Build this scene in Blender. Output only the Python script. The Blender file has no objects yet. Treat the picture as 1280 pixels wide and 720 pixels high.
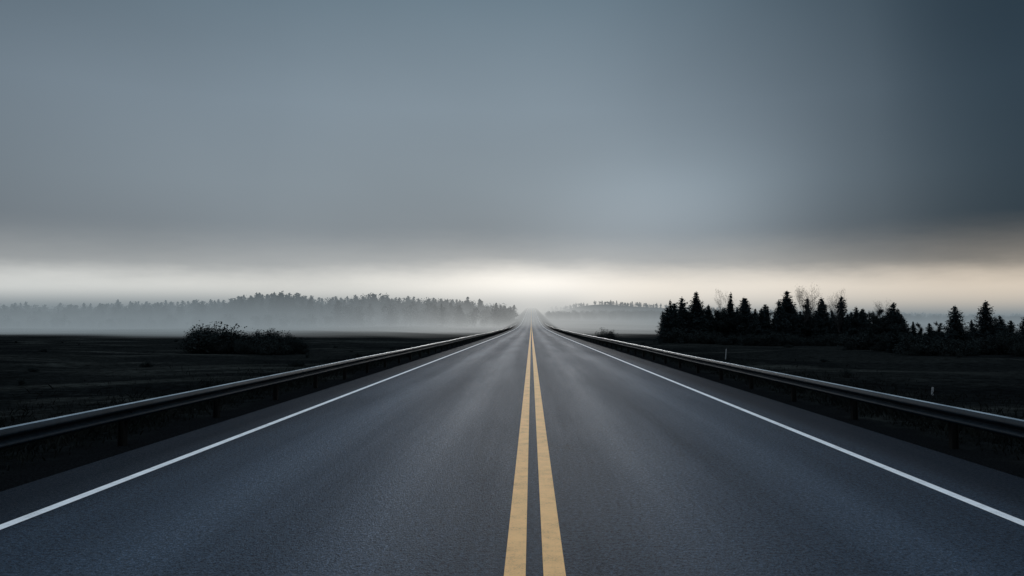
import bpy, math, random
import numpy as np
R=random.Random(7); NR=np.random.default_rng(11)
S=bpy.context.scene; C=S.collection
S.view_settings.view_transform='Standard'; S.view_settings.look='None'; S.view_settings.exposure=0

# ---------------------------------------------------------------- helpers
class NT:
    def __init__(s,tree): s.t=tree; s.n=tree.nodes; s.l=tree.links
    def new(s,typ,**k):
        n=s.n.new(typ)
        for a,b in k.items(): setattr(n,a,b)
        return n
    def put(s,sock,v):
        if isinstance(v,bpy.types.NodeSocket): s.l.new(v,sock)
        else: sock.default_value=v
    def m(s,op,a,b=0.0,c=0.0,clamp=False):
        n=s.new('ShaderNodeMath',operation=op,use_clamp=clamp)
        s.put(n.inputs[0],a); s.put(n.inputs[1],b)
        if op in('MULTIPLY_ADD','SMOOTH_MIN','WRAP','COMPARE'): s.put(n.inputs[2],c)
        return n.outputs[0]
    def ss(s,v,a,b,x0=0.0,x1=1.0):
        n=s.new('ShaderNodeMapRange',interpolation_type='SMOOTHSTEP')
        s.put(n.inputs[0],v)
        for i,q in enumerate((a,b,x0,x1)): s.put(n.inputs[i+1],q)
        return n.outputs[0]
    def ramp(s,f,stops,interp='EASE'):
        n=s.new('ShaderNodeValToRGB'); r=n.color_ramp; r.interpolation=interp
        while len(r.elements)<len(stops): r.elements.new(0.5)
        for e,(p,c) in zip(r.elements,stops):
            e.position=p; e.color=(tuple(c) if hasattr(c,'__len__') else (c,c,c))+(1,)
        s.put(n.inputs[0],f); return n.outputs[0]
    def mix(s,f,a,b,mode='MIX'):
        n=s.new('ShaderNodeMix',data_type='RGBA',blend_type=mode)
        s.put(n.inputs[0],f); 
        for sock,v in((n.inputs[6],a),(n.inputs[7],b)):
            if isinstance(v,tuple) and len(v)==3: v=v+(1,)
            s.put(sock,v)
        return n.outputs[2]
    def noise(s,vec,scale,detail=4,rough=.55,dist=0):
        n=s.new('ShaderNodeTexNoise'); s.put(n.inputs['Vector'],vec)
        n.inputs['Scale'].default_value=scale; n.inputs['Detail'].default_value=detail
        n.inputs['Roughness'].default_value=rough; n.inputs['Distortion'].default_value=dist
        return n.outputs[0]
    def vmul(s,vec,xyz):
        n=s.new('ShaderNodeVectorMath',operation='MULTIPLY'); s.put(n.inputs[0],vec); n.inputs[1].default_value=xyz
        return n.outputs[0]
def srgb(r,g,b):
    f=lambda c:(c/255/12.92) if c/255<=.04045 else ((c/255+.055)/1.055)**2.4
    return (f(r),f(g),f(b))
def mat(name):
    m=bpy.data.materials.new(name); m.use_nodes=True; t=NT(m.node_tree); return m,t,t.n['Principled BSDF']
def mesh_np(name,verts,faces_list,mats,smooth=False,mi=None):
    me=bpy.data.meshes.new(name)
    verts=np.asarray(verts,np.float32)
    loops=np.concatenate([f.reshape(-1) for f in faces_list]).astype(np.int32)
    tot=np.concatenate([np.full(len(f),f.shape[1]) for f in faces_list]).astype(np.int32)
    st=np.concatenate([[0],np.cumsum(tot)[:-1]]).astype(np.int32)
    me.vertices.add(len(verts)); me.vertices.foreach_set('co',verts.reshape(-1))
    me.loops.add(len(loops)); me.loops.foreach_set('vertex_index',loops)
    me.polygons.add(len(tot)); me.polygons.foreach_set('loop_start',st); me.polygons.foreach_set('loop_total',tot)
    if mi is not None: me.polygons.foreach_set('material_index',np.asarray(mi,np.int32))
    for m in mats: me.materials.append(m)
    me.update(calc_edges=True); me.validate()
    me.polygons.foreach_set('use_smooth',np.full(len(me.polygons),smooth))
    return me
def obj(name,me,loc=(0,0,0),parent=None,**props):
    o=bpy.data.objects.new(name,me); o.location=loc; C.objects.link(o)
    if parent: o.parent=parent
    for k,v in props.items(): o[k]=v
    return o
def sst(a,b,x):
    t=np.clip((x-a)/(b-a),0,1); return t*t*(3-2*t)

# ---------------------------------------------------------------- terrain
RY=np.array([-200,0,150,290,400,520,700,900,1200,1500,1750,2200,6000.]); RZ=np.array([0,0,0,.5,2.4,5.6,11,17,25.5,32.5,35,28,0.])
def road_z(y):
    y=np.asarray(y,float)
    acc=0
    for d in(-70,-45,-20,0,20,45,70): acc=acc+np.interp(y+d*np.clip((y-20)/200,0,1),RY,RZ)
    return acc/7
def und(x,y):
    return (.22*np.sin(x*.071+1.3*np.sin(y*.023))+.2*np.sin(y*.057+x*.031)+.10*np.sin(x*.23+y*.11)+.08*np.sin(y*.31-x*.17))
def ter(x,y):
    x=np.asarray(x,float); y=np.asarray(y,float)
    rz=road_z(y); d=np.abs(x)
    s=sst(6.9,15,d)
    ridge=(22-9*np.clip((x-100)/900,0,1))*np.exp(-((y-1750)/330)**2)*(1+.05*np.sin(x*.006)+.03*np.sin(x*.017+1))
    base=-2.0+(.62*np.exp(-(x/330)**2)+.2*np.exp(-(x/1200)**2))*rz+und(x,y)*sst(8,30,d)+ridge*sst(20,160,d)
    return (rz-.035)*(1-s)+base*s
xs=np.concatenate([-np.geomspace(5000,40,40),np.linspace(-38,-16,23),np.linspace(-15,-6.6,18),[-6.2,-5.8,-5,-2.5]]); xs=np.concatenate([xs,[0],-xs[::-1]])
ys=np.concatenate([np.linspace(-60,160,111),np.linspace(164,600,90),np.linspace(610,2300,120),np.geomspace(2350,9000,20)])
X,Y=np.meshgrid(xs,ys); Z=ter(X,Y)
nx,ny=len(xs),len(ys)
i=np.arange(nx-1)[None,:]+nx*np.arange(ny-1)[:,None]; i=i.reshape(-1)
quads=np.stack([i,i+1,i+1+nx,i+nx],1)
mg,t,b=mat('dark_field')
geo=t.new('ShaderNodeNewGeometry'); P=geo.outputs['Position']
n1=t.noise(P,.035,6,.6); n2=t.noise(t.vmul(P,(.035,.08,.1)),1,7,.7,.8); n3=t.noise(P,1.6,7,.75)
c=t.mix(t.ss(n1,.35,.65),(.0045,.0055,.0060),(.0105,.0122,.0120))
c=t.mix(t.m('MULTIPLY',t.ss(n2,.5,.66),.8),c,(.027,.030,.028))
c=t.mix(1.0,c,t.ramp(n3,[(.3,.3),(.7,1.8)]),'MULTIPLY')
sep=t.new('ShaderNodeSeparateXYZ'); t.l.new(P,sep.inputs[0])
ax=t.m('ABSOLUTE',sep.outputs[0])
grav=t.m('MULTIPLY',t.ss(t.m('ADD',ax,t.m('MULTIPLY',n3,1.2)),7.6,6.6),1)
c=t.mix(grav,c,t.mix(1.0,(.0075,.0085,.0095),t.ramp(t.noise(P,30,4,.7),[(.3,.3),(.7,1.7)]),'MULTIPLY'))
t.put(b.inputs['Base Color'],c); b.inputs['Roughness'].default_value=1; b.inputs['Specular IOR Level'].default_value=0
bp=t.new('ShaderNodeBump'); bp.inputs['Strength'].default_value=1; bp.inputs['Distance'].default_value=.15
t.put(bp.inputs['Height'],n3); t.l.new(bp.outputs[0],b.inputs['Normal'])
obj('ground',mesh_np('ground',np.stack([X,Y,Z],-1).reshape(-1,3),[quads],[mg],True),kind='structure',label='dark damp grassland falling away from the road embankment',category='ground')

# ---------------------------------------------------------------- road
def strip(x0,x1,ya,yb,dz,thick=0):
    yy=np.concatenate([[ya],ys[(ys>ya)&(ys<yb)],[yb]])
    z=np.interp(yy,ys,road_z(ys))+dz
    cols=[(x0,0),(x1,0)]
    if thick: cols=[(x0-.02,-thick),(x0,0),(x1,0),(x1+.02,-thick)]
    n=len(cols); V=np.zeros((len(yy),n,3))
    for k,(x,d) in enumerate(cols): V[:,k]=np.stack([np.full_like(yy,x),yy,z+d],-1)
    q=(np.arange(n-1)[None]+n*np.arange(len(yy)-1)[:,None]).reshape(-1)
    return V.reshape(-1,3),np.stack([q,q+1,q+1+n,q+n],1)
ma,t,b=mat('asphalt')
geo=t.new('ShaderNodeNewGeometry'); P=geo.outputs['Position']
sep=t.new('ShaderNodeSeparateXYZ'); t.l.new(P,sep.inputs[0]); px=sep.outputs[0]
ax=t.m('ABSOLUTE',px)
fine=t.noise(P,60,4,.9); grit=t.noise(P,24,4,.8); mid=t.noise(P,6,5,.7); big=t.noise(t.vmul(P,(.6,.07,1)),1,6,.6,.5); streak=t.noise(t.vmul(P,(2.6,.05,1)),1,5,.6)
vor=t.new('ShaderNodeTexVoronoi'); vor.inputs['Scale'].default_value=60; t.put(vor.inputs['Vector'],P)
def bump1(c0,w): return t.m('EXPONENT',t.m('MULTIPLY',t.m('POWER',t.m('ABSOLUTE',t.m('DIVIDE',t.m('SUBTRACT',ax,c0),w)),2.0),-1.0))
wheel=t.m('ADD',bump1(1.4,.55),bump1(3.1,.5),clamp=True)
f=t.m('ADD',t.m('MULTIPLY',wheel,.42),t.m('ADD',t.m('MULTIPLY',t.m('SUBTRACT',big,.5),1.0),t.m('MULTIPLY',t.m('SUBTRACT',streak,.5),.6)))
c=t.mix(t.m('ADD',f,.18,clamp=True),(.0060,.0135,.025),(.028,.049,.078))
c=t.mix(1.0,c,t.ramp(fine,[(.38,.05),(.62,2.3)],'LINEAR'),'MULTIPLY')
c=t.mix(1.0,c,t.ramp(grit,[(.34,.4),(.66,1.75)],'LINEAR'),'MULTIPLY')
c=t.mix(1.0,c,t.ramp(mid,[(.3,.82),(.7,1.18)],'LINEAR'),'MULTIPLY')
c=t.mix(t.ss(ax,4.3,5.2,0,.75),c,(.005,.0085,.0135))
ck=t.new('ShaderNodeTexVoronoi'); ck.feature='DISTANCE_TO_EDGE'; ck.inputs['Scale'].default_value=.33
dn=t.new('ShaderNodeVectorMath',operation='ADD'); t.put(dn.inputs[0],P); 
nn=t.new('ShaderNodeTexNoise'); nn.inputs['Scale'].default_value=1.6; nn.inputs['Detail'].default_value=5; t.put(nn.inputs['Vector'],P)
t.l.new(nn.outputs['Color'],dn.inputs[1]); t.put(ck.inputs['Vector'],dn.outputs[0])
crack=t.m('MULTIPLY',t.ss(ck.outputs['Distance'],.004,.0015),t.ss(t.noise(P,.12,2),.5,.6))
c=t.mix(t.m('MULTIPLY',crack,.6),c,(.005,.006,.007))
t.put(b.inputs['Base Color'],c)
rough=t.m('ADD',.63,t.m('MULTIPLY',t.m('SUBTRACT',.35,f),.16)); t.put(b.inputs['Roughness'],rough)
t.put(b.inputs['Specular IOR Level'],t.m('MULTIPLY',t.ss(ax,4.2,5.3,.24,.05),t.ramp(grit,[(.35,.4),(.65,1.2)])))
b.inputs['Specular Tint'].default_value=(.42,.73,1,1)
bp=t.new('ShaderNodeBump'); bp.inputs['Strength'].default_value=1; bp.inputs['Distance'].default_value=.010
hh=t.m('ADD',t.m('MULTIPLY',vor.outputs['Distance'],.8),t.m('ADD',fine,grit)); t.put(bp.inputs['Height'],hh); t.l.new(bp.outputs[0],b.inputs['Normal'])
v,q=strip(-5.72,5.72,-60,2000,0,.05)
obj('road',mesh_np('road',v,[q],[ma]),kind='structure',label='straight dark asphalt two-lane highway fading into mist',category='road')
def paint(name,col,wear):
    m,t,b=mat(name); geo=t.new('ShaderNodeNewGeometry'); P=geo.outputs['Position']
    n=t.noise(P,60,4,.8); n2=t.noise(P,3.5,6,.7); n3=t.noise(t.vmul(P,(9,.6,1)),1,4,.7)
    c=t.mix(t.ss(n2,.3,.75),col,tuple(x*.8 for x in col))
    c=t.mix(t.m('MULTIPLY',t.ss(n3,.5,.8),.3),c,tuple(x*.55 for x in col))
    w=t.m('MULTIPLY',t.ss(t.m('ADD',n,t.m('MULTIPLY',n2,.5)),.80,.98),wear)
    c=t.mix(w,c,(.05,.055,.06))
    t.put(b.inputs['Base Color'],c); b.inputs['Roughness'].default_value=.7; b.inputs['Specular IOR Level'].default_value=.2
    bp=t.new('ShaderNodeBump'); bp.inputs['Strength'].default_value=.5; bp.inputs['Distance'].default_value=.003
    t.put(bp.inputs['Height'],n); t.l.new(bp.outputs[0],b.inputs['Normal'])
    return m
my=paint('yellow_road_paint',(.97,.55,.22),.6); mw=paint('white_road_paint',(.86,.87,.88),.6)
for x0,x1,m,l in((-.218,-.062,my,'worn yellow solid centre line on dark asphalt'),(.066,.226,my,'worn yellow solid centre line on dark asphalt'),
                 (-4.78,-4.66,mw,'thin solid white edge line on dark asphalt'),(4.36,4.48,mw,'thin solid white edge line on dark asphalt')):
    v,q=strip(x0,x1,-60,2000,.004)
    nm='centre_line' if m is my else 'edge_line'
    obj(nm,mesh_np(nm,v,[q],[m]),kind='structure',label=l,category='road marking')

# ---------------------------------------------------------------- guardrails
ms,t,b=mat('weathered_steel'); tc=t.new('ShaderNodeNewGeometry'); P=tc.outputs['Position']
n=t.noise(P,14,5,.7); n2=t.noise(t.vmul(P,(3,.8,6)),1,5,.7)
c=t.mix(t.ss(n,.3,.7),(.009,.014,.019),(.023,.033,.042)); c=t.mix(t.m('MULTIPLY',t.ss(n2,.5,.7),.8),c,(.006,.008,.010))
t.put(b.inputs['Base Color'],c); b.inputs['Metallic'].default_value=0; t.put(b.inputs['Roughness'],t.ss(n,.2,.8,.5,.7)); b.inputs['Specular IOR Level'].default_value=.05
b.inputs['Specular Tint'].default_value=(.5,.78,1,1)
mp,t,b=mat('weathered_post'); tc=t.new('ShaderNodeNewGeometry')
n=t.noise(t.vmul(tc.outputs['Position'],(20,20,3)),1,5,.7); t.put(b.inputs['Base Color'],t.mix(n,(.006,.006,.006),(.022,.021,.02))); b.inputs['Roughness'].default_value=.95; b.inputs['Specular IOR Level'].default_value=.05
ml,t,b=mat('rail_lip_highlight'); tc=t.new('ShaderNodeNewGeometry'); n=t.noise(t.vmul(tc.outputs['Position'],(6,1.5,6)),1,5,.7)
t.put(b.inputs['Base Color'],t.mix(t.ss(n,.3,.7),(.20,.25,.29),(.40,.47,.52))); b.inputs['Metallic'].default_value=.5; b.inputs['Roughness'].default_value=.40  # rail's top lip: pale cool base colour paints in the edge highlight
prof=[(-.03,-.012),(-.012,.004),(.012,.005),(.03,-.006),(.056,-.03),(.078,-.055),(.078,-.075),(.05,-.10),(.006,-.120),(.006,-.145),(.05,-.162),(.078,-.18),(.078,-.20),(.05,-.225),(.014,-.238),(0,-.236)]
def box(cx,cy,cz,sx,sy,sz):
    v=np.array([[a,b_,c_] for a in(-.5,.5) for b_ in(-.5,.5) for c_ in(-.5,.5)])*[sx,sy,sz]+[cx,cy,cz]
    f=np.array([[0,1,3,2],[4,6,7,5],[0,4,5,1],[2,3,7,6],[0,2,6,4],[1,5,7,3]]); return v,f
def joinb(parts):
    V=[];F=[];o=0
    for v,f in parts: V.append(v);F.append(f+o);o+=len(v)
    return np.concatenate(V),np.concatenate(F)
TOP=.60
for side in(-1,1):
    x0=6.08*side
    yy=np.arange(-12,348,.5)
    rz=np.interp(yy,ys,road_z(ys))
    jit=np.array([.004*math.sin(y*.31+side)+.012*math.sin(y*.11+side) for y in yy])
    jx=np.array([.02*math.sin(y*.13+side*2) for y in yy])
    pr=np.array(prof); inner=pr+np.array([-.004,-.001]); loop=np.concatenate([pr,inner[::-1]]); n=len(loop)
    V=np.zeros((len(yy),n,3))
    for k,(dx,dz) in enumerate(loop):
        lap=.004*((np.floor(yy/4).astype(int))%2)
        V[:,k]=np.stack([x0-side*(dx+lap)+jx,yy,rz+TOP+dz+jit],-1)
    a=np.arange(n)[None]+n*np.arange(len(yy)-1)[:,None]; bb=(np.arange(n)+1)%n+ n*np.arange(len(yy)-1)[:,None]
    seg=np.tile(np.arange(n),len(yy)-1)
    a=a.reshape(-1); bb=bb.reshape(-1)
    Q=np.stack([a,bb,bb+n,a+n],1)
    root=obj('guardrail',None,(x0,0,0),label='long weathered dark steel guardrail on posts along road shoulder',category='guardrail',group='guardrails along the highway')
    VV=V.reshape(-1,3).copy(); VV[:,0]-=x0
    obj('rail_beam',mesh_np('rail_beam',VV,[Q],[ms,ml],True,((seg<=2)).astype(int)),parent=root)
    pts=[box(side*.17,0,-.02,.012,.10,1.10),box(side*.08,0,-.02,.012,.10,1.10),box(side*.125,0,-.02,.078,.012,1.10)]
    blk=[box(side*.038,0,TOP-.14,.066,.11,.19),box(-side*.012,0,TOP-.132,.014,.03,.03)]
    v,f=joinb(pts+blk); pm=mesh_np('post',v,[f],[mp])
    p0=None
    for k in range(98):
        y=-6+3.6*k; zz=float(np.interp(y,ys,road_z(ys)))
        o=bpy.data.objects.new('post',pm) if p0 is None else p0.copy()
        p0=p0 or o
        o.location=(R.uniform(-.01,.01),y+R.uniform(-.05,.05),zz+R.uniform(-.015,.0)); o.rotation_euler=(R.uniform(-.02,.02),R.uniform(-.015,.015),R.uniform(-.06,.06))
        o.parent=root; C.objects.link(o)

# ---------------------------------------------------------------- foliage materials
def leafmat(name,a,b2):
    m,t,b=mat(name); g=t.new('ShaderNodeNewGeometry')
    n=t.noise(g.outputs['Position'],.9,4,.6)
    c=t.mix(t.ss(n,.3,.7),a,b2)
    r=t.m('ADD',.6,t.m('MULTIPLY',g.outputs['Random Per Island'],.8))
    cm=t.new('ShaderNodeCombineColor'); 
    for k in range(3): t.put(cm.inputs[k],r)
    c=t.mix(1.0,c,cm.outputs[0],'MULTIPLY')
    t.put(b.inputs['Base Color'],c); b.inputs['Roughness'].default_value=.9; b.inputs['Specular IOR Level'].default_value=0
    return m
mcon=leafmat('conifer_needles',(.016,.023,.025),(.032,.042,.043))
mdec=leafmat('deciduous_leaves',(.014,.019,.020),(.026,.032,.031))
mbark,t,b=mat('bark'); g=t.new('ShaderNodeNewGeometry'); n=t.noise(t.vmul(g.outputs['Position'],(8,8,1.5)),1,5,.7)
t.put(b.inputs['Base Color'],t.mix(n,(.015,.015,.015),(.05,.048,.046))); b.inputs['Roughness'].default_value=.95

def tube(pts,rads,sides=6):
    V=[];pts=[np.array(p,float) for p in pts]
    for k,p in enumerate(pts):
        d=pts[min(k+1,len(pts)-1)]-pts[max(k-1,0)]; d/=np.linalg.norm(d)+1e-9
        u=np.cross(d,[.3,.9,.1]); u/=np.linalg.norm(u)+1e-9; w=np.cross(d,u)
        for s in range(sides):
            a=2*math.pi*s/sides; V.append(p+rads[k]*(u*math.cos(a)+w*math.sin(a)))
    F=[]
    for k in range(len(pts)-1):
        for s in range(sides):
            s2=(s+1)%sides; F.append([k*sides+s,k*sides+s2,(k+1)*sides+s2,(k+1)*sides+s])
    return np.array(V),np.array(F)
def leaves(P,size,rng,flat=0.5,elong=1.5):
    n=len(P); d=rng.normal(size=(n,3)); d[:,2]*=flat; d/=np.linalg.norm(d,axis=1)[:,None]
    e=rng.normal(size=(n,3)); e-=d*(e*d).sum(1)[:,None]; e/=np.linalg.norm(e,axis=1)[:,None]
    s=(size*rng.uniform(.5,1.4,n))[:,None]
    V=np.stack([P-d*s*elong,P+e*s*.5,P+d*s*elong,P-e*s*.5],1).reshape(-1,3)
    F=np.arange(4*n).reshape(n,4); return V,F
def conifer(h,r,seed,detail=1.0,base=.08,gap=.0,irr=0.0,rep=4):
    rng=np.random.default_rng(seed); lean=rng.normal(0,.012+.02*irr,2)
    tp=[(lean[0]*z*z/h,lean[1]*z*z/h,z) for z in np.linspace(-.3,h,8)]
    tr=[.017*h*(1-.93*k/7) for k in range(8)]
    parts=[tube(tp,tr,7)]; pts=[]
    z=base*h
    while z<h*.99:
        fr=z/h; nb=max(3,int((4.5+3*rng.random())*detail**.5*(1 if fr<.85 else .7)))
        L0=r*((1-fr)**.8)*(.6+.4*min(1,(fr-base)/.12+.3))+.07
        L0*=1+irr*rng.normal(0,.3)
        a0=rng.uniform(0,6.28)
        for bnum in range(nb):
            if rng.random()<gap: continue
            L=abs(L0)*rng.uniform(.5,1.28); a=a0+6.28*bnum/nb+rng.normal(0,.25)
            droop=-.25*(1-fr)+.35*fr+rng.normal(0,.1)
            nst=max(2,int(L/(.15/detail**.5)))
            tt=np.linspace(.12,1,nst)
            q=np.stack([np.cos(a)*L*tt,np.sin(a)*L*tt,L*(droop*tt+.18*tt*tt)],1)+[lean[0]*z*z/h,lean[1]*z*z/h,z]
            q=np.repeat(q,rep,0)+rng.normal(0,.07+.07*L,(nst*rep,3))*[1,1,.8]
            pts.append(q)
        z+=h*.026*rng.uniform(.7,1.3)/detail**.4
    pts.append(np.stack([np.full(6,lean[0]*h),np.full(6,lean[1]*h),np.linspace(h*.95,h*1.02,6)],1))
    P=np.concatenate(pts); lv=leaves(P,.14/detail**.6*(h/9)**.5,rng,.5,1.3)
    return joinb(parts),lv
def decid(h,seed,dens=1.0,spread=.32,ls=.11):
    rng=np.random.default_rng(seed); parts=[]; tips=[]
    def grow(p,d,L,r,lev):
        n=5; pts=[p]; rad=[r]
        for k in range(n):
            d=d+rng.normal(0,.11,3)+np.array([0,0,.05]); d/=np.linalg.norm(d); p=p+d*L/n; pts.append(p); rad.append(r*(1-.62*(k+1)/n))
        parts.append(tube(pts,rad,6 if lev<2 else 4))
        if lev>=2: tips.extend(pts[1:])
        if lev<3:
            m=(9,5,3)[lev]
            for k in range(m):
                j=rng.integers(2 if lev==0 else 1,n+1); a=rng.uniform(0,6.28)
                nd=d*rng.uniform(.6,1.1)+spread*2.4*np.array([math.cos(a),math.sin(a),rng.uniform(-.1,.5)]); nd/=np.linalg.norm(nd)
                grow(pts[j],nd,L*rng.uniform(.42,.62),max(.012,rad[j]*.6),lev+1)
    grow(np.array([0,0,-.3]),np.array([0,0,1.]),h*.62,.014*h,0)
    T=np.array(tips); hm=T[:,2].max(); k=max(1,int(9*dens))
    P=np.repeat(T,k,0)+rng.normal(0,.26*(h/9),(len(T)*k,3))
    return joinb(parts),leaves(P,ls,rng,1,1.1),hm
def shrub(h,w,seed,nclump=26):
    rng=np.random.default_rng(seed); parts=[]; pts=[]
    for k in range(nclump):
        a=rng.uniform(0,6.28); rr=w*.5*math.sqrt(rng.random()); top=h*(1-.55*(rr/(w*.5))**2)*rng.uniform(.55,1.12)
        e=np.array([math.cos(a)*rr,math.sin(a)*rr,top]); m=e*[.45,.45,.5]+rng.normal(0,.08,3)
        parts.append(tube([(rng.normal(0,.1),rng.normal(0,.1),-.2),m,e],[.03,.02,.006],4))
        for s in np.linspace(.15,1,7):
            c=m*2*s*(1-s)+e*s*s; pts.append(c+rng.normal(0,.14+.16*h/3*(1-.4*s),(34,3)))
    P=np.concatenate(pts); P=P[P[:,2]>-.1]
    return joinb(parts),leaves(P,.075,rng,1,1.2)

# ---------------------------------------------------------------- individual trees
def mk(pair,bark,leaf,nm):
    return (mesh_np(nm+'_trunk',pair[0][0],[pair[0][1]],[bark],True),mesh_np(nm+'_crown',pair[1][0],[pair[1][1]],[leaf]))
CON=[(9.,)+mk(conifer(9,r,s,1.2,b_,g_,ir,6),mbark,mcon,'conifer') for r,s,b_,g_,ir in((2.1,1,.02,.05,.5),(1.8,2,.03,.08,.7),(2.4,3,.02,.08,.7),(1.5,4,.03,.14,.8),(2.0,5,.03,.06,.6),(1.3,6,.05,.2,.9),(2.7,7,.02,.1,.8))]
DEC=[]
for s,dn_,sp in((21,2.6,.34),(22,.25,.28),(23,3.0,.38),(24,.12,.24),(25,.25,.3),(26,.12,.34)):
    p=decid(9,s,dn_,sp,.12 if dn_>1 else .06); DEC.append((p[2],)+mk(p[:2],mbark,mdec,'deciduous'))
def plant(lib,nm,x,y,h,label,cat,group,wid=1.0):
    H,tm,cm=lib; z=float(ter(x,y)); s=h/H
    root=obj(nm,None,(x,y,z),label=label,category=cat,group=group)
    rot=R.uniform(0,6.28)
    for pn,me in(('trunk',tm),('crown',cm)):
        o=bpy.data.objects.new(pn,me); o.scale=(s*wid,s*wid,s); o.rotation_euler=(0,0,rot); o.parent=root; C.objects.link(o)
LC='dark spruce with ragged crown standing in the field'; LD='thin leafy deciduous tree standing among dark spruces'; LB='spindly nearly bare birch rising above the other trees'
T=[
(25.2,148,6.6,'c'),(26.3,152,8.2,'c'),(27.6,149,7.2,'c'),(29.0,153,8.8,'c'),(30.6,150,9.6,'c'),(31.8,154,9.0,'c'),(33.2,150,7.2,'c'),(28.2,158,7.7,'c'),(34.3,153,6.2,'d'),
(36.2,152,10.4,'b'),(37.2,150,7.9,'c'),(38.3,154,9.6,'c'),(39.8,149,8.3,'c'),(41.2,156,8.8,'c'),(43.0,150,6.4,'c'),(44.6,153,7.3,'c'),(46.5,149,7.8,'c'),(48.4,152,9.9,'c'),(49.8,155,8.8,'c'),
(51.2,150,11.6,'b'),(52.2,152,10.9,'b'),(53.3,149,9.9,'b'),(52.6,153,8.8,'c'),(54.4,150,8.4,'c'),(55.7,154,9.0,'c'),(57.0,149,10.7,'b'),(58.2,151,9.4,'b'),(58.7,152,9.4,'c'),(60.4,150,7.4,'c'),(62.6,154,6.8,'c'),(64.6,150,6.4,'d'),(66.0,152,9.0,'b'),(67,151,8.0,'c'),(68.2,150,6.9,'c'),(70.0,156,5.8,'d'),(73,154,4.6,'c'),(76,158,4.4,'d'),(79,156,4.6,'d'),(82,155,5.0,'c'),(85,156,4.8,'c'),(88,154,5.2,'d'),(91,156,5.4,'c'),(47.2,151,9.6,'b'),
(46.2,110,3.3,'d'),(48.6,108,4.0,'f'),(50.8,112,3.6,'d'),(54.0,109,4.0,'f'),(57.6,110,6.3,'f'),(59.2,112,3.8,'d'),(60.7,108,6.8,'f'),(62.4,111,4.0,'d'),(63.8,112,3.8,'d'),(65.2,110,4.2,'f'),(66.6,109,4.7,'f'),(68.2,110,4.1,'d'),(69.5,111,5.0,'f'),(71,110,5.0,'d'),(73,112,5.6,'f'),(76,113,5.4,'d'),(78,118,6.4,'f')]
for k in range(100):
    x=R.uniform(25.2,69.5); 
    if 34.3<x<35.8: continue
    T.append((x,R.uniform(146,166),R.uniform(4.4,7.2),R.choice('ccccd')))
for x,y,h,k in T:
    if k in'cf': plant(R.choice(CON) if k=='c' else R.choice([CON[0],CON[2],CON[4],CON[6]]),'spruce_tree',x,y,h,LC,'tree','spruces in the field beside the road',R.uniform(.95,1.35))
    elif k=='d': plant(R.choice([DEC[0],DEC[2]]),'deciduous_tree',x,y,h,LD,'tree','deciduous trees in the field beside the road',R.uniform(.9,1.25))
    else: plant(R.choice([DEC[1],DEC[3],DEC[4],DEC[5]]),'birch_tree',x,y,h,LB,'tree','birches in the field beside the road',R.uniform(.55,.75))
SH=[]
for h,w,s in((3.4,4.6,31),(2.6,4.2,32),(1.8,3.6,33),(3.0,3.2,34)):
    p=shrub(h,w,s); v1,f1=p[0]; v2,f2=p[1]
    me=mesh_np('shrub',np.concatenate([v1,v2]),[np.concatenate([f1,f2+len(v1)])],[mbark,mdec],False,[0]*len(f1)+[1]*len(f2)); SH.append((h,me))
def sh(x,y,h,l='dark dense shrub growing in the rough field'):
    H,me=R.choice(SH); s=h/H; o=obj('shrub',me,(x,y,float(ter(x,y))-.05),label=l,category='shrub',group='shrubs in the fields'); o.scale=(s*R.uniform(1.0,1.4),s*1.1,s); o.rotation_euler=(0,0,R.uniform(0,6.28))
for x,y,h in((-47.2,112,3.7),(-45.8,113,4.1),(-44.2,111,3.9),(-42.6,113,3.0),(-41,112,2.9),(-39.4,114,3.2),(-38,112,3.3),(-36.4,113,3.4),(-35,111,3.1),(-33.6,112,2.5),(-32.4,112,2.0),(-43.6,109,2.6),(-39.4,108,2.2),(-35.4,108,2.0),
             (13.6,150,2.7),(15.2,152,2.4)): sh(x,y,h)
for k in range(110):
    y=R.choice([R.uniform(96,122),R.uniform(138,146)])
    x=R.uniform(46,86) if y<125 else R.uniform(25,80)
    sh(x,y,R.uniform(1.3,2.8))
for k in range(60):
    y=R.uniform(45,165); x=R.choice([-1,1])*R.uniform(18,20+y*.65); sh(x,y,R.uniform(.3,.7),'low dark tussock of scrub in the rough field')
# ---------------------------------------------------------------- far woods in the mist (one mass)
LOW=[conifer(9,r,s,.42,.03,.15,.6) for r,s in((2.6,61),(2.3,62),(3.0,63),(2.1,64),(2.7,65))]
LOWD=[]
for s in(71,72,73,74):
    rng=np.random.default_rng(s); Ps=[]
    for k in range(16):
        a=rng.uniform(0,6.28); rr=rng.uniform(0,2.3); zc=rng.uniform(1,8.4-rr*.9); Ps.append(np.array([math.cos(a)*rr,math.sin(a)*rr,zc])+rng.normal(0,.6,(36,3)))
    P=np.concatenate(Ps); LOWD.append((tube([(0,0,-.3),(0,0,3),(.1,0,7)],[.18,.13,.04],5),leaves(P,.30,rng,1,1)))
def mass(places,name,label):
    V=[];F=[];M=[];o=0
    for x,y,h,kind in places:
        (tv,tf),(lv,lf)=(R.choice(LOW) if kind=='c' else R.choice(LOWD)); s=h/9; a=R.uniform(0,6.28); w=s*R.uniform(.9,1.5); ca,sa=math.cos(a),math.sin(a); z=float(ter(x,y))
        for vv,ff,mi in((tv,tf,0),(lv,lf,1)):
            q=np.stack([(vv[:,0]*ca-vv[:,1]*sa)*w+x,(vv[:,0]*sa+vv[:,1]*ca)*w+y,vv[:,2]*s+z],1)
            V.append(q);F.append(ff+o);M.append(np.full(len(ff),mi));o+=len(q)
    obj(name,mesh_np(name,np.concatenate(V),[np.concatenate(F)],[mbark,mcon],False,np.concatenate(M)),kind='stuff',label=label,category='woods')
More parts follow.
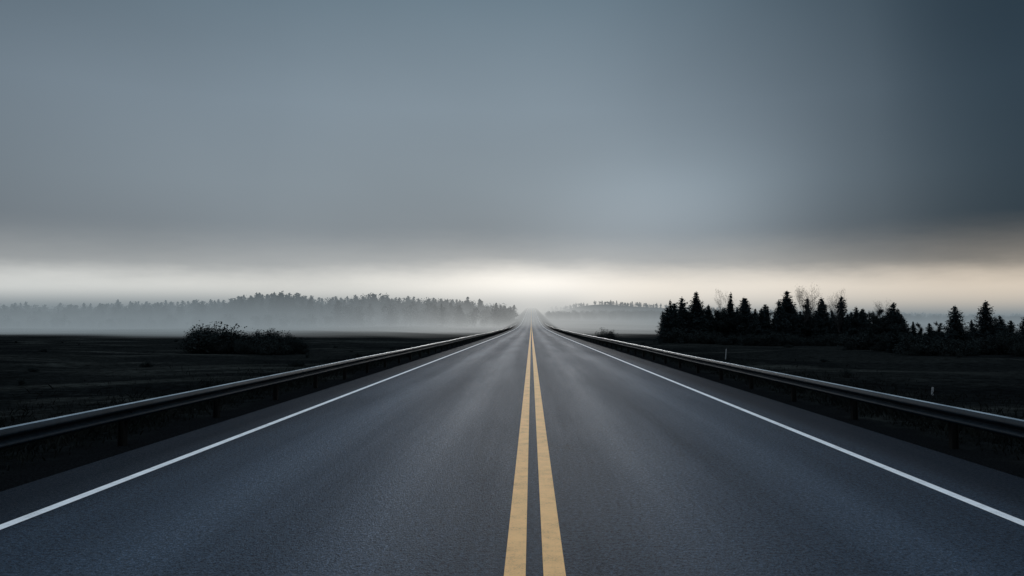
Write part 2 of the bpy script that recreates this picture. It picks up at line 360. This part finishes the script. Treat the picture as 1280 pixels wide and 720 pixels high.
pl=[]
def topprof(u):
    return np.interp(u,[-420,-280,-230,-200,-175,-160,-135,-118,-105,-90,-70,-45,-20,-8],[14,13.5,14,14.5,15.5,18.5,19,14.8,16.5,18.8,15.8,15,13,9.5])
for k in range(1250):
    x=-R.uniform(11,480); y=R.uniform(440,540)
    if x>-110 and R.random()<.5: y=R.uniform(400,520)
    if x>-12: y=R.uniform(440,540)
    u=x*450/y
    h=float(topprof(u))*y/450*R.uniform(.66,.97)*(1 if R.random()>.06 else 1.1)
    pl.append((x,y,h,'c' if R.random()<.45 else 'd'))
for k in range(420):
    x=-R.uniform(11,480); y=R.uniform(405,440); pl.append((x,y,R.uniform(4,8),'d'))
mass(pl,'misty_woods','pale band of mixed conifer woods veiled by mist')
pl=[]
for k in range(500):
    x=R.uniform(-300,1300); y=R.uniform(1550,1760)
    if abs(x)<25: continue
    pl.append((x,y,R.uniform(7,11),'c' if R.random()<.4 else 'd'))
for k in range(1100):
    x=R.uniform(13,620); y=R.uniform(590,700); pl.append((x,y,R.uniform(7.4,8.4)*(.75+.25*min(1,x/60)),'d'))
mass(pl,'distant_woods','very faint low ridge of woods in fog')

# ---------------------------------------------------------------- grass along the verge (stuff)
def grass():
    n=110000
    side=NR.choice([-1,1],n); d=6.45+NR.gamma(1.6,3.0,n); x=side*d; y=2+NR.gamma(1.3,24,n); z=ter(x,y)
    h=NR.uniform(.08,.26,n)*(1+.3*np.sin(x*1.3+y*.7))*np.clip((d-6.0)/1.6,.3,1.2); w=NR.uniform(.004,.009,n)*(1+y/30)
    a=NR.uniform(0,6.28,n); l=NR.normal(0,.45,(n,2))*h[:,None]
    dx=np.cos(a)*w; dy=np.sin(a)*w
    V=np.stack([np.stack([x-dx,y-dy,z-.02],1),np.stack([x+dx,y+dy,z-.02],1),np.stack([x+l[:,0]*.4+dx*.6,y+l[:,1]*.4+dy*.6,z+h*.6],1),np.stack([x+l[:,0],y+l[:,1],z+h],1)],1).reshape(-1,3)
    k=4*np.arange(n)[:,None]; return V,[k+np.array([0,1,2]),k+np.array([0,2,3])]
V,F=grass()
mgr=leafmat('grass_blades',(.006,.008,.008),(.017,.019,.017))
obj('grass',mesh_np('grass',V,F,[mgr]),kind='stuff',label='dark rough grass along the road verge',category='grass')

# ---------------------------------------------------------------- marker posts
mwp,t,b=mat('pale_plastic'); b.inputs['Base Color'].default_value=(.35,.35,.35,1); b.inputs['Roughness'].default_value=.6
def marker(x,y,h):
    z=float(ter(x,y)); v,f=joinb([box(0,0,h/2-.1,.10,.04,h+.2),box(0,0,h+.012,.07,.03,.03),box(0,-.022,h-.12,.06,.006,.1)])
    obj('marker_post',mesh_np('marker_post',v,[f],[mwp]),(x,y,z),label='short pale marker post standing in dark grass',category='post',group='marker posts in the grass').rotation_euler=(.03,.08,.2)
marker(21,87,1.1); marker(21,42.5,.4)

# ---------------------------------------------------------------- ground mist: absorbing volume, scattered light put in as emission
mf=bpy.data.materials.new('ground_mist'); mf.use_nodes=True; t=NT(mf.node_tree); t.n.clear()
out=t.new('ShaderNodeOutputMaterial'); g=t.new('ShaderNodeNewGeometry'); P=g.outputs['Position']; sep=t.new('ShaderNodeSeparateXYZ'); t.l.new(P,sep.inputs[0])
x_,y_,z_=sep.outputs
pn=t.noise(t.vmul(P,(.012,.012,.05)),1,3,.5)
ye=t.m('ADD',y_,t.m('MULTIPLY',t.m('SUBTRACT',pn,.5),180))
hd=t.m('EXPONENT',t.m('MULTIPLY',t.m('MAXIMUM',t.m('ADD',z_,1.5),0),-1/6.0))
hd2=t.m('EXPONENT',t.m('MULTIPLY',t.m('MAXIMUM',t.m('ADD',z_,2),0),-1/1.7))
low=t.m('MULTIPLY',t.m('MULTIPLY',hd,.032),t.ss(ye,190,420))
hug=t.m('MULTIPLY',t.m('MULTIPLY',hd2,.026),t.m('MULTIPLY',t.ss(y_,184,330),t.ss(pn,.25,.65,.35,1)))
high=t.m('MULTIPLY',t.m('MULTIPLY',t.ss(z_,22,10),.0022),t.ss(ye,190,400))
sidef=t.ss(x_,-80,10,1.0,.36)
sidef=t.m('SUBTRACT',sidef,t.m('MULTIPLY',t.ss(x_,-130,-260),-.15))
g2=t.m('EXPONENT',t.m('MULTIPLY',t.m('POWER',t.m('ABSOLUTE',t.m('DIVIDE',x_,45)),2),-1))
veil=t.m('MULTIPLY',t.m('MULTIPLY',g2,.0034),t.m('MULTIPLY',t.ss(y_,480,900),t.ss(z_,42,30)))
dens=t.m('ADD',t.m('ADD',t.m('MULTIPLY',t.m('ADD',low,high),sidef),hug),veil)
ab=t.new('ShaderNodeVolumeAbsorption'); ab.inputs['Color'].default_value=(0,0,0,1); t.put(ab.inputs['Density'],dens)
em=t.new('ShaderNodeEmission')
gx=t.m('EXPONENT',t.m('MULTIPLY',t.m('POWER',t.m('ABSOLUTE',t.m('DIVIDE',x_,60)),2),-1))
ecol=t.mix(gx,srgb(126,137,143),srgb(180,183,183))
ecol=t.mix(t.m('MULTIPLY',g2,t.ss(y_,480,900)),ecol,srgb(224,222,216))  # emission colour brightened around the road to imitate the low sun's glow in mist
t.put(em.inputs['Color'],ecol); t.put(em.inputs['Strength'],dens)
ad=t.new('ShaderNodeAddShader'); t.l.new(ab.outputs[0],ad.inputs[0]); t.l.new(em.outputs[0],ad.inputs[1]); t.l.new(ad.outputs[0],out.inputs['Volume'])
v,f=box(0,1090,18,4400,1820,48)
obj('ground_mist',mesh_np('ground_mist',v,[f],[mf]),kind='structure',label='low bank of pale mist over the distant fields',category='mist')

# ---------------------------------------------------------------- sky
w=bpy.data.worlds.new('World'); S.world=w; w.use_nodes=True; t=NT(w.node_tree); bg=t.n['Background']
tc=t.new('ShaderNodeTexCoord'); D=tc.outputs['Generated']; sep=t.new('ShaderNodeSeparateXYZ'); t.l.new(D,sep.inputs[0]); x_,y_,z_=sep.outputs
hor=t.m('SQRT',t.m('ADD',t.m('MULTIPLY',x_,x_),t.m('MULTIPLY',y_,y_)))
tt=t.m('DIVIDE',z_,t.m('MAXIMUM',hor,.02)); u=t.m('ARCTAN2',x_,y_)
cmb=t.new('ShaderNodeCombineXYZ'); t.put(cmb.inputs[0],u); t.put(cmb.inputs[1],tt)
cv=cmb.outputs[0]
nb=t.noise(t.vmul(cv,(2.4,4.0,1)),1,4,.45,.5); nw=t.noise(t.vmul(cv,(2.6,9,1)),1,5,.55); nl=t.noise(t.vmul(cv,(1.5,2.4,1)),1.0,2,.5)
nw2=t.noise(t.vmul(cv,(9,40,1)),1,5,.6)
tw=t.m('ADD',tt,t.m('ADD',t.m('MULTIPLY',t.m('SUBTRACT',nw,.5),.026),t.m('MULTIPLY',t.m('SUBTRACT',nw2,.5),.016)))
upper=t.ramp(tt,[(0,srgb(146,150,152)),(.07,srgb(138,144,148)),(.11,srgb(132,140,146)),(.17,srgb(134,145,153)),(.27,srgb(131,145,156)),(.42,srgb(107,125,138)),(.55,srgb(108,126,140)),(.95,srgb(205,222,238))],'LINEAR')
u2=t.m('ADD',u,t.m('MULTIPLY',t.m('SUBTRACT',nl,.5),.18))
uM=t.ramp(t.m('MULTIPLY_ADD',u2,.5,.5),[(0,(.46,.48,.52)),(.20,(.66,.68,.70)),(.34,(.96,.97,.98)),(.40,(1.0,1.0,1)),(.50,(1,1,1)),(.58,(.92,.93,.94)),(.70,(.30,.345,.38)),(.76,(.13,.175,.21)),(.82,(.13,.175,.21)),(1,(.35,.38,.42))],'B_SPLINE')
uM=t.mix(t.ss(tt,.5,1.0),uM,(1,1,1))
upper=t.mix(1.0,upper,uM,'MULTIPLY')
def gauss(a,b,c0,w0,c1,w1):
    p=t.m('ADD',t.m('POWER',t.m('ABSOLUTE',t.m('DIVIDE',t.m('SUBTRACT',a,c0),w0)),2),t.m('POWER',t.m('ABSOLUTE',t.m('DIVIDE',t.m('SUBTRACT',b,c1),w1)),2))
    return t.m('EXPONENT',t.m('MULTIPLY',p,-1))
cl=t.m('ADD',.83,t.m('MULTIPLY',nb,.20)); cl=t.m('ADD',cl,t.m('MULTIPLY',nl,.16))
ul=t.m('ADD',u,t.m('MULTIPLY',tt,-.35))
cl=t.m('ADD',cl,t.m('MULTIPLY',gauss(ul,tt,.15,.16,.14,.08),.50))
cl=t.m('SUBTRACT',cl,t.m('MULTIPLY',gauss(u,tt,.40,.15,.10,.05),.06))
cc=t.new('ShaderNodeCombineColor'); [t.put(cc.inputs[k],cl) for k in range(3)]
upper=t.mix(1.0,upper,cc.outputs[0],'MULTIPLY')
uu=t.m('MULTIPLY_ADD',u,.5,.5)
bcol=t.ramp(uu,[(0,srgb(120,122,122)),(.2,srgb(226,227,223)),(.38,srgb(240,238,231)),(.5,srgb(252,247,238)),(.6,srgb(240,232,220)),(.78,srgb(222,208,190)),(1,srgb(110,108,104))])
skirt=t.m('MULTIPLY',t.m('SUBTRACT',1.0,t.ss(tw,.036,.125)),.38)
gc=gauss(u,tt,0,.2,.05,1)
core=t.m('SUBTRACT',1.0,t.ss(tw,t.m('ADD',.038,t.m('MULTIPLY',gc,.006)),t.m('ADD',.076,t.m('MULTIPLY',gc,.010))))
sky=t.mix(skirt,upper,bcol); sky=t.mix(core,sky,bcol)
glow=t.m('ADD',t.m('MULTIPLY',gauss(u,tt,.0,.06,.038,.022),.15),t.m('MULTIPLY',gauss(u,tt,.02,.25,.05,.05),.03))
sc=t.mix(glow,sky,t.mix(1.0,sky,(1,.97,.92),'ADD'))
ns=t.new('ShaderNodeTexSky',sky_type='NISHITA'); ns.sun_disc=False; ns.sun_elevation=math.radians(7); ns.sun_rotation=math.radians(0); ns.dust_density=.5
sc=t.mix(t.ss(tt,.45,.8,.0002,.003),sc,ns.outputs[0],'ADD')
below=t.ss(tt,-.03,-.002)
sc=t.mix(below,(.02,.022,.024),sc)
t.put(bg.inputs['Color'],sc); bg.inputs['Strength'].default_value=1.0
sl=bpy.data.lights.new('sun','SUN'); sl.energy=.5; sl.angle=math.radians(14); sl.color=(1,.96,.91)
so=bpy.data.objects.new('sun',sl); C.objects.link(so)
so.rotation_euler=(math.radians(-(90-7)),0,0)

# ---------------------------------------------------------------- camera
cd=bpy.data.cameras.new('camera'); cd.lens=28; cd.sensor_width=36; cd.clip_end=20000; cd.clip_start=.05
co=bpy.data.objects.new('camera',cd); C.objects.link(co); co.location=(-.02,0,1.8)
co.rotation_euler=(math.radians(90+2.59),0,math.radians(1.38)); S.camera=co
